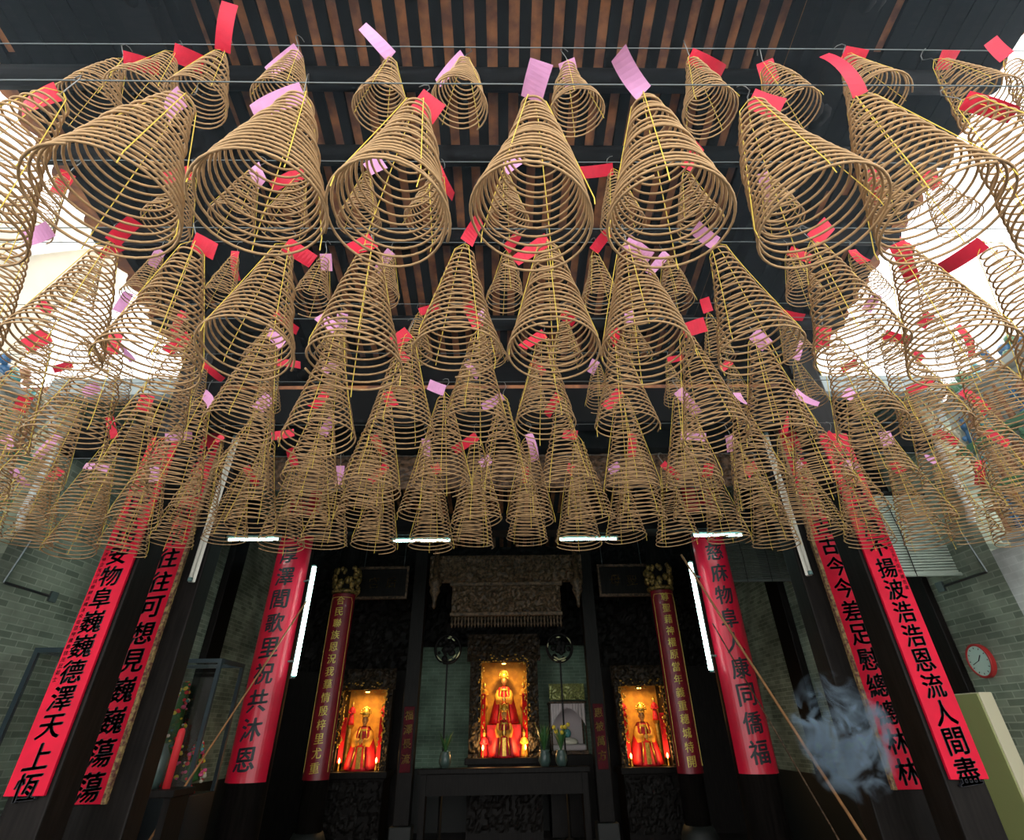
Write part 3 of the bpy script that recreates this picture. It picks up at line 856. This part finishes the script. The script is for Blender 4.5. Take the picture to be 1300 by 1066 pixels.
flower_tower(-4.42, 6.2, 1.052, 1.15, 'pale flower tower in the case nearest the left wall', 14)
flower_tower(-4.02, 6.2, 1.052, 1.2, 'yellow and red flower tower seen between the two left boards', 17)
tag(MB().box(-3.55, -3.0, 6.05, 6.45, 1.14, 1.2, .01).box(-3.52,-3.46,6.08,6.42,0,1.14).box(-3.09,-3.03,6.08,6.42,0,1.14).build('side_table', M['wood_dark']), 'narrow dark side table behind the second left column', 'table')
tag(MB().lathe([(.07,0),(.085,.05),(.10,.15),(.095,.25),(.06,.31),(.05,.33),(.06,.35)], 24, (-3.32,6.22,1.2)).build('ceramic_jar', M['vase'], smooth=True), 'dark green ceramic jar on the narrow side table at left', 'jar')
t = empty('red_candle', (-3.16, 6.2, 1.2)); tag(t, 'fat red candle on the narrow side table beside the green jar', 'candle')
MB().lathe([(.035,0),(.035,.42),(.03,.46),(.008,.475)], 20).build('wax', M['flower_red'], t, True); MB().tube([(0,0,.47),(0,0,.50)], .003, 5).build('wick', M['ink'], t)
def pole(p0, p1, r, label, m):
    t = MB().tube([Vector(p0)+(Vector(p1)-Vector(p0))*k/6 for k in range(7)], [r*(1-.04*k) for k in range(7)], 8).build('pole', m, smooth=True)
    tag(t, label, 'pole')
pole((-4.0,7.1,0), (-2.62,7.45,3.1), .014, 'thin bamboo pole leaning behind the left glossy red column', M['bamboo'])
pole((3.75,6.5,0), (2.32,6.9,3.5), .018, 'orange bamboo pole leaning at right beside the glossy red column', M['bamboo'])
pole((3.55,6.7,0), (2.62,7.1,2.7), .011, 'dark thin pole leaning behind the orange bamboo pole', M['wood_carved'])

# ------------------------------------------------------------------ right wall things
def clock():
    t = empty('wall_clock', (WX-.02, 5.84, 2.13)); t.scale = (.92,.92,.92); tag(t, 'round wall clock with red rim on the right brick wall', 'clock')
    def disc(r0, x0, x1, nm, mm):
        m = MB(); n = 40
        for xx in (x0, x1):
            for k in range(n): m.v.append((xx, math.cos(2*PI*k/n)*r0, math.sin(2*PI*k/n)*r0))
        for k in range(n): m.f.append((k, (k+1) % n, n+(k+1) % n, n+k))
        m.f += [tuple(range(n))[::-1], tuple(range(n, 2*n))]
        m.build(nm, mm, t)
    disc(.165, -.02, .018, 'body', M['clock_red'])
    MB().tube([(-.025, math.cos(a)*.155, math.sin(a)*.155) for a in [2*PI*k/40 for k in range(41)]], .012, 8, cap=False).build('rim', M['clock_red'], t, True)
    disc(.143, -.026, -.02, 'dial', M['clock_face'])
    m = MB()
    for k in range(12):
        a = 2*PI*k/12; c, s = math.cos(a), math.sin(a)
        m.tube([(-.028, c*.115, s*.115), (-.028, c*.13, s*.13)], .004, 5)
    m.build('hour_marks', M['ink'], t)
    MB().tube([(-.03,0,0),(-.03,-.05,.05)], .005, 5).build('hour_hand', M['ink'], t)
    MB().tube([(-.031,0,0),(-.031,.095,-.03)], .0035, 5).build('minute_hand', M['ink'], t)
clock()
def framed(y, z, hy, hz, label):
    t = empty('picture_frame', (WX-.002, y, z)); tag(t, label, 'picture frame')
    m = MB()
    m.box(-.04, 0, -hy, hy, hz-.03, hz); m.box(-.04, 0, -hy, hy, -hz, -hz+.03); m.box(-.04, 0, -hy, -hy+.03, -hz+.03, hz-.03); m.box(-.04, 0, hy-.03, hy, -hz+.03, hz-.03)
    m.build('frame', M['black_frame'], t)
    MB().box(-.018, -.002, -hy+.03, hy-.03, -hz+.03, hz-.03).build('certificate', M['gilt_green'], t)
framed(6.62, 2.12, .16, .24, 'small framed certificate on the right wall above the cabinet')
def cabinet():
    t = empty('metal_cabinet', (4.64, 6.25, 0)); tag(t, 'shallow cream and olive metal cabinet against the right wall', 'cabinet')
    MB().box(-.06, .07, -.45, .45, .05, 1.86, .008).build('body', M['cabinet_cream'], t)
    MB().box(-.075, -.06, -.44, .44, .07, 1.85, .004).build('door', M['cabinet_green'], t)
    MB().box(-.09, -.075, .34, .36, 1.1, 1.25, .003).build('handle', M['hook'], t)
    MB().box(-.05, .06, -.42, .42, 0, .05).build('plinth', M['black_frame'], t)
cabinet()
def wall_plaque():
    t = empty('vertical_plaque', (WX-.004, 8.72, 1.2)); tag(t, 'black upright plaque with gold characters on the right wall', 'signboard'); t.rotation_euler = (0,0,-PI/2)
    MB().box(-.2, .2, -.04, 0, 0, 1.4, .008).build('board', M['black_frame'], t)
    for i, ch in enumerate('國泰民安'):
        glyph_obj(ch, .22, t, M['gold_letter'], 0, 1.2-.31*i, off=.0425)
wall_plaque()
def blind(x0, x1, y, z0, z1, mm, label):
    t = empty('bamboo_blind', ((x0+x1)/2, y, z0)); tag(t, label, 'blind'); hx = (x1-x0)/2; h = z1-z0
    m = MB(); n = int(h/.028)
    for k in range(n):
        z = .03+h*k/n
        m.tube([(-hx, 0, z), (-hx*.3, .012, z-.006), (hx*.3, .012, z-.006), (hx, 0, z)], .012, 6)
    m.build('slats', mm, t, True)
    MB().tube([(-hx-.02,0,.0),(hx+.02,0,.0)], .022, 10).build('bottom_rail', mm, t, True)
    MB().tube([(-hx-.02,0,h),(hx+.02,0,h)], .025, 10).build('head_rail', M['wood_dark'], t, True)
    m = MB()
    for q in (-.4, .35):
        m.tube([(q*hx,-.02,h),(q*hx+.02,-.02,h*.5),(q*hx,-.02,-.02)], .005, 5)
    m.build('cord', M['wood_dark'], t)
blind(3.30, 4.72, 5.55, 2.90, 3.78, M['blind'], 'pale green bamboo roller blind hanging at right in front of the clock wall')
blind(3.55, 4.6, 8.6, 3.55, 4.3, M['blind_dark'], 'dark grey slatted blind deeper in the hall on the right')
# wall brackets with small arms
for s, nm in ((-1,'left'),(1,'right')):
    t = empty('wall_bracket', (s*(WX-.002), 5.6, 2.86)); tag(t, 'thin iron bracket arm fixed on the %s brick wall' % nm, 'bracket')
    MB().tube([(0,-.3,0),(0,.35,0)], .014, 6).build('arm', M['wire'], t)
    MB().tube([(0,-.3,0),(-s*.05,-.28,.42)], .010, 6).build('stay', M['wire'], t)
    MB().box(-.02 if s > 0 else 0, 0 if s > 0 else .02, .3, .4, -.05, .05).build('plate', M['wire'], t)

# ------------------------------------------------------------------ court: friezes, downpipes, buildings
def frieze(s, nm):
    t = empty('porcelain_frieze', (s*WX, 3.0, 3.022)); tag(t, 'glazed figure frieze crowded with figurines along the %s courtyard wall' % nm, 'frieze')
    a, b = sorted((0.02*s, s*.28))
    y0, y1 = -1.9, 1.88
    MB().box(a, b, y0, y1, 0, 1.42).build('backing', M['plaster'], t)
    for z in (0, .43, .87, 1.38):
        p, q = sorted((-s*.10, s*.3)); MB().box(p, q, y0, y1, z, z+.07, .01).build('ledge', M['porcelain_green'] if .4 < z < .9 else M['plaster'], t)
    r = random.Random(31+s); mats = ['porcelain_teal','porcelain_blue','porcelain_cream','porcelain_green','porcelain_rust']
    for lv, z in enumerate((.072, .50, .94)):
        for i in range(30):
            y = y0+.06+(y1-y0-.12)*i/29; h = r.uniform(.28,.41); w = r.uniform(.028,.042); lean = r.uniform(-.03,.03)
            m = MB().lathe([(w,0),(w*.9,h*.2),(w*.55,h*.45),(w*.95,h*.62),(w*.75,h*.72),(w*.3,h*.77),(w*.55,h*.85),(w*.45,h*.94),(w*.1,h)], 8, (-s*.03, y, z), .8, 1.1)
            for q in range(3): m.ball((-s*r.uniform(.03,.07), y+r.uniform(-1.3,1.3)*w, z+h*r.uniform(.2,.8)), w*r.uniform(.4,.7), 1, 1, 1.3, 6, 4)
            m.build('figurine', M[r.choice(mats)], t, True)
    for i in range(26):
        y = y0+.08+(y1-y0-.16)*i/25; h = r.uniform(.15,.34)
        m = MB()
        for k in range(4): m.ball((s*.1+r.uniform(-.05,.05), y+r.uniform(-.05,.05), 1.46+h*k/4), r.uniform(.04,.07), n=7, m=5)
        m.build('ridge_ornament', M[r.choice(mats)], t, True)
frieze(-1, 'left'); frieze(1, 'right')
for s, nm in ((-1,'left'),(1,'right')):
    t = empty('downpipe', (s*(WX-.07), 5.06, 0)); tag(t, 'white downpipe with elbow at the %s corner of the hall front' % nm, 'pipe')
    MB().tube([(s*.035,.10,3.32),(s*.01,.05,3.36),(0,0,3.44),(0,0,4.1),(0,-.04,4.22),(0,-.2,4.36),(0,-.32,4.5)], .038, 12).build('pipe', M['pipe_white'], t, True)
    for z in (3.8,):
        MB().lathe([(.05,z-.02),(.05,z+.02)], 14).build('clamp', M['gutter'], t, True)
# neighbouring building (left), parapet with stepped gable
def neighbour():
    t = empty('neighbouring_house', (-7.0, 3, 0)); tag(t, 'cream house wall with stepped gable rising beyond the left courtyard', 'building')
    prof = [(1.5,0),(6.05,0),(6.25,6.6),(6.3,7.3),(6.9,8.2),(8.3,9.6),(8.0,9.9),(6.9,9.9),(6.1,9.2),(5.3,8.1),(1.5,8.1)]
    m = MB(); n = len(prof)
    m.v = [(0,y-3,z) for y,z in prof] + [(-.35,y-3,z) for y,z in prof]
    m.f = [tuple(range(n)), tuple(range(2*n-1, n-1, -1))] + [(i,n+i,n+(i+1)%n,(i+1)%n) for i in range(n)]
    m.build('wall', M['plaster_cream'], t)
    MB().add([(.16,y-3,z) for y,z in ((5.2,7.6),(6.1,8.75),(7.0,9.45),(7.0,9.15),(6.1,8.4),(5.2,7.2))]+[(0,y-3,z) for y,z in ((5.2,7.6),(6.1,8.75),(7.0,9.45),(7.0,9.15),(6.1,8.4),(5.2,7.2))],
        [(0,1,4,5),(1,2,3,4),(6,7,1,0),(7,8,2,1),(8,9,3,2),(9,10,4,3),(10,11,5,4),(11,6,0,5)]).build('raking_coping', M['whitebrick'], t)
neighbour()
# side hall roof slab seen beyond the courtyard on each side
# ------------------------------------------------------------------ incense coils
ZB, ZA = 2.78, 3.385
def spiral_bm(H, R0, R1, turns, rad, seed, prof=1.0, sides=6, seg=34):
    r = random.Random(seed); m = MB(); n = int(turns*seg); pts = []
    ph = r.uniform(0, 2*PI); dx = r.uniform(-.012,.012)*H/.6; dy = r.uniform(-.012,.012)*H/.6
    a2 = r.uniform(0, PI); ec = r.uniform(.0,.05); jit = [r.uniform(-.006, .006) for _ in range(int(turns)+3)]
    for i in range(n+1):
        u = i/n; a = ph + 2*PI*turns*u
        R_ = R0 + (R1-R0)*u**prof
        R_ *= 1+ec*math.cos(2*(a-a2))
        k = int(turns*u); fr = turns*u-k; jj = jit[k]*(1-fr)+jit[k+1]*fr
        droop = .012*math.sin(a*1.0+a2)*u*H/.6
        z = -H*(u**.92) + droop + jj*.5
        pts.append((math.cos(a)*R_ + dx*math.sin(u*5) + jj, math.sin(a)*R_ + dy*math.sin(u*4), z))
    m.tube(pts, rad, sides)
    return m
def profile_r(u, R0, R1, prof): return R0+(R1-R0)*u**prof
KINDS = {}
def make_kind(key, H, R0, R1, turns, rad, seed, prof, sides, seg):
    d = {}
    o = spiral_bm(H, R0, R1, turns, rad, seed, prof, sides, seg).build('spiral', M['incense'], None, True)
    d['spiral'] = o.data; bpy.data.objects.remove(o)
    r = random.Random(seed+50); d['strings'] = []
    ns = 4; a0 = r.uniform(0, PI/2)
    for k in range(ns):
        a = a0 + 2*PI*k/ns + r.uniform(-.15,.15); end = r.uniform(.84,.97); pts = [(0,0,.055)]
        for j in range(9):
            u = .0 + end*j/8
            R_ = profile_r(u, R0, R1, prof)+rad*1.2
            pts.append((math.cos(a)*R_, math.sin(a)*R_, -H*u**.92))
        x, y, z = pts[-1]
        pts.append((x+r.uniform(-.006,.006), y, z-r.uniform(.02,.06)*H/.6))
        o = MB().tube(pts, .0013*H/.6+.0003, 4).build('string', M['thread']); d['strings'].append(o.data); bpy.data.objects.remove(o)
    # hook
    o = MB().tube([(0,0,.04),(0.004,0,.075),(.018,0,.10),(.03,0,.125),(.022,0,.15),(.004,.0,.155),(-.012,0,.145)], .0021, 5).build('hook', M['hook'], None, True)
    d['hook'] = o.data; bpy.data.objects.remove(o)
    KINDS[key] = d
for i in range(4):
    make_kind(('big', i), .60, .040, .178, (18, 19, 17, 19)[i], .0042, 100+i, (.95,.9,1.05,.92)[i], 6, 34)
    make_kind(('mid', i), .60, .036, .168, (20, 21, 19, 20)[i], .0038, 200+i, (.95,.88,1.1,.92)[i], 5, 28)
    make_kind(('small', i), .40, .026, .116, (13, 15, 14, 13)[i], .0034, 300+i, (.9,1.0,.85,.95)[i], 5, 26)
TAGS = {}
def make_tag(L_, w, curl, twist, seed):
    m = MB(); n = 8; vs = []; fs = []
    x = 0; z = 0; a = 0
    for j in range(n+1):
        u = j/n; tw = twist*u
        cx, cz = x, z
        vs += [(cx, -w/2*math.cos(tw), cz - w/2*math.sin(tw)), (cx, w/2*math.cos(tw), cz + w/2*math.sin(tw))]
        a += curl/n; x += math.cos(a)*L_/n; z += math.sin(a)*L_/n
    for j in range(n): fs.append((2*j, 2*j+1, 2*j+3, 2*j+2))
    return m.add(vs, fs)
for i, (L_, w, c, tw) in enumerate(((.11,.075,.3,.1),(.21,.065,-.9,.3),(.16,.065,.8,-.4),(.12,.08,-.3,.2),(.18,.06,-.5,.6),(.14,.07,.5,.5))):
    for col in ('red', 'pink'):
        o = make_tag(L_, w, c, tw, i).build('paper_tag', M[col+'_paper'])
        TAGS[(col, i)] = o.data; bpy.data.objects.remove(o)
ORD = ['first','second','third','fourth','fifth','sixth','seventh','eighth','ninth','tenth','eleventh','twelfth','thirteenth','fourteenth','fifteenth','sixteenth','seventeenth','eighteenth','nineteenth','twentieth','twenty-first','twenty-second','twenty-third']
_rc = random.Random(77)
def coil(kind, x, y, z, label, group, color, tv=None, tilt=None, tagrot=None, sc=1.0):
    if y > 1.3: sc = _rc.uniform(.93, 1.05)

    i = _rc.randrange(4); d = KINDS[(kind, i)]
    t = empty('incense_coil', (x, y, z)); tag(t, label, 'incense coil', group)
    tl = tilt if tilt else (_rc.gauss(0, .035), _rc.gauss(0, .035))
    rz = _rc.uniform(0, 2*PI)
    t.rotation_euler = (tl[0], tl[1], 0); t.scale = (sc, sc, sc)
    def ch(nm, me, rot=(0,0,0), loc=(0,0,0)):
        o = bpy.data.objects.new(nm, me); o.rotation_euler = rot; o.location = loc; return link(o, t)
    ch('spiral', d['spiral'], (0,0,rz))
    for s in d['strings']: ch('string', s, (0,0,rz))
    ch('hook', d['hook'], (0,0,_rc.uniform(0,2*PI)))
    k = tv if tv is not None else _rc.randrange(6)
    # the papers hang face out to the hall front, blown about by the draught
    nrm = Vector((-x*.5, -y, -(z-1.6)*.8)).normalized() + Vector((_rc.uniform(-.6,.6), _rc.uniform(-.5,.3), _rc.uniform(-.5,.5)))
    nrm.normalize()
    ln = Vector((_rc.uniform(-.9,.9), -.25, -.75 if _rc.random() < .7 else _rc.uniform(-.2,.6)))
    ln = (ln - nrm*ln.dot(nrm)).normalized(); wd = nrm.cross(ln)
    rot = Matrix((ln, wd, nrm)).transposed().to_euler()
    ch('paper_tag', TAGS[(color, k)], rot, nrm*.02+Vector((0,0,.05)))
    return t
def wire(y, z, label, hx=4.72):
    n = 24; pts = [(-hx+2*hx*k/n, y, z - .03*math.sin(PI*((k*3) % n)/n)*.3) for k in range(n+1)]
    tag(MB().tube(pts, .0028, 5).build('hanging_wire', M['wire']), label, 'wire', 'wires carrying the incense coils')
rows = [  # y, kind, xs, tag colours
 (.965, 'big', [-1.50,-1.08,-.68,-.29,.11,.49,.87,1.24,1.63], 'rpprpprrr'),
 (1.61, 'big', [-2.10,-1.73,-1.36,-.97,-.58,-.17,.20,.56,.97,1.40,1.80,2.20], 'prrrrrrpprrr'),
 (2.24, 'mid', [-2.84,-2.47,-2.09,-1.70,-1.27,-.89,-.52,-.14,.22,.61,1.01,1.40,1.77,2.14,2.51,2.89], 'prrrpprrrrrprrrp'),
 (2.87, 'mid', [-3.42+.38*i for i in range(19)], 'prprpprrpprrpppprrr'),
 (3.45, 'mid', [-3.99+.38*i for i in range(22)], 'ppprprrprprprrpprrprrp'),
 (3.98, 'mid', [-4.37+.38*i for i in range(24)], 'rprpprrrprrprrprrrpprprp'),
]
names = ['nearest low row', 'second low row', 'third low row', 'fourth low row', 'fifth low row', 'farthest low row']
ORD.append('twenty-fourth')
special = {(0,3):(0,(.2,-.2,1.3)), (0,1):(1,(0,.9,-.6)), (0,2):(1,(0,.8,-.3)), (0,7):(1,(.2,-.1,.2))}
for ri, (y, kind, xs, cols) in enumerate(rows):
    if ri > 1: xs, cols = xs[1:-1], cols[1:-1]
    wire(y, ZA+.148, 'thin wire carrying the %s of incense coils' % names[ri])
    for i, x in enumerate(xs):
        c = 'red' if cols[i] == 'r' else 'pink'
        j = 0 if ri < 2 else .02
        xx = x+_rc.uniform(-j, j)*.5
        tv, tr = special.get((ri, i), (None, None))
        coil(kind, xx, y+ (_rc.uniform(-.03,.03) if ri > 1 else _rc.uniform(-.015,.015)), ZA - 0.0, 'large incense coil with %s tag, %s from left in the %s' % (c, ORD[i], names[ri]),
             'large incense coils in the '+names[ri], c, tv, None, tr)
urows = [
 (1.19, [-1.75,-1.50,-1.27,-.93,-.51,-.17,.31,.88,1.24,1.60,2.05,2.38], 'rrrpppprrrrr'),
 (1.79, [-2.40,-1.72,-1.36,-1.19+.08,-.75,-.35,.02,.62,1.03,1.48,2.08,2.40], 'rrprprprrprr'),
 (2.38, [-2.6,-2.2,-1.72,-1.15,-.72,.03,.60,1.08,1.88,2.30,2.72], 'rprppr'+'rprrr'),
 (2.98, [-3.3,-2.85,-2.35,-1.68,-1.2,-.62,-.12,.45,.95,1.55,2.1,2.75,3.25], 'rprrprprprrpr'),
 (3.60, [-3.6,-3.1,-2.5,-1.9,-1.4,-.8,-.3,.25,.8,1.4,1.95,2.5,3.05,3.6], 'rprrprprprrprr'),
]
unames = ['nearest high row','second high row','third high row','fourth high row','farthest high row']
for ri, (y, xs, cols) in enumerate(urows):
    wire(y, 4.17+.148, 'thin wire carrying the %s of small incense coils' % unames[ri])
    for i, x in enumerate(xs):
        c = 'red' if cols[i] == 'r' else 'pink'
        coil('small', x, y+_rc.uniform(-.02,.02), 4.17, 'small incense coil with %s tag, %s from left in the %s' % (c, ORD[i], unames[ri]),
             'small incense coils in the '+unames[ri], c)

# ------------------------------------------------------------------ smoke
def smoke():
    m = MB().ball((0,0,0), .38, 1.0, .6, 1.1, 24, 16)
    o = m.build('incense_smoke', None, None, True); o.location = (2.17, 4.0, 1.56)
    tag(o, 'blue white wisp of incense smoke drifting at the lower right', 'smoke', None, 'stuff')
    mt = bpy.data.materials.new('smoke'); mt.use_nodes = True; nt = mt.node_tree; N = nt.nodes; L = nt.links
    N.remove(N['Principled BSDF']); out = N['Material Output']
    pv = N.new('ShaderNodeVolumePrincipled'); pv.inputs['Color'].default_value = (.55,.76,.98,1); pv.inputs['Anisotropy'].default_value = .1
    tc = N.new('ShaderNodeTexCoord'); nz = N.new('ShaderNodeTexNoise'); nz.inputs['Scale'].default_value = 5.5; nz.inputs['Detail'].default_value = 5; nz.inputs['Distortion'].default_value = 1.3
    L.new(tc.outputs['Object'], nz.inputs['Vector'])
    mr = N.new('ShaderNodeMapRange'); mr.inputs[1].default_value = .51; mr.inputs[2].default_value = .74; mr.inputs[3].default_value = 0; mr.inputs[4].default_value = 85
    L.new(nz.outputs['Fac'], mr.inputs[0])
    ln = N.new('ShaderNodeVectorMath'); ln.operation = 'LENGTH'
    mp = N.new('ShaderNodeMapping'); mp.inputs['Scale'].default_value = (1, 1.6, .9)
    L.new(tc.outputs['Object'], mp.inputs['Vector']); L.new(mp.outputs[0], ln.inputs[0])
    m2 = N.new('ShaderNodeMapRange'); m2.inputs[1].default_value = .03; m2.inputs[2].default_value = .33; m2.inputs[3].default_value = 1; m2.inputs[4].default_value = 0
    L.new(ln.outputs['Value'], m2.inputs[0])
    mu = N.new('ShaderNodeMath'); mu.operation = 'MULTIPLY'; L.new(mr.outputs[0], mu.inputs[0]); L.new(m2.outputs[0], mu.inputs[1])
    L.new(mu.outputs[0], pv.inputs['Density']); L.new(pv.outputs[0], out.inputs['Volume'])
    o.data.materials.append(mt)
smoke()
def haze():
    o = MB().box(-4.6, 4.6, -.6, 4.2, 2.6, 5.0).build('incense_haze', None); tag(o, 'thin bluish incense haze hanging beneath the roof among the coils', 'haze', None, 'stuff')
    mt = bpy.data.materials.new('haze'); mt.use_nodes = True; nt = mt.node_tree; N = nt.nodes
    N.remove(N['Principled BSDF']); pv = N.new('ShaderNodeVolumePrincipled'); pv.inputs['Color'].default_value = (.62,.84,1,1)
    pv.inputs['Density'].default_value = .011; pv.inputs['Anisotropy'].default_value = .35
    nt.links.new(pv.outputs[0], N['Material Output'].inputs['Volume']); o.data.materials.append(mt)
haze()

# ------------------------------------------------------------------ light
w = bpy.data.worlds.new('world'); C.world = w; w.use_nodes = True
bg = w.node_tree.nodes['Background']; bg.inputs[0].default_value = (1,.985,.96,1); bg.inputs[1].default_value = 2.0

C.view_settings.view_transform = 'Standard'; C.view_settings.look = 'None'
C.view_settings.gamma = 1; C.view_settings.use_curve_mapping = False
C.view_settings.exposure = 0.72
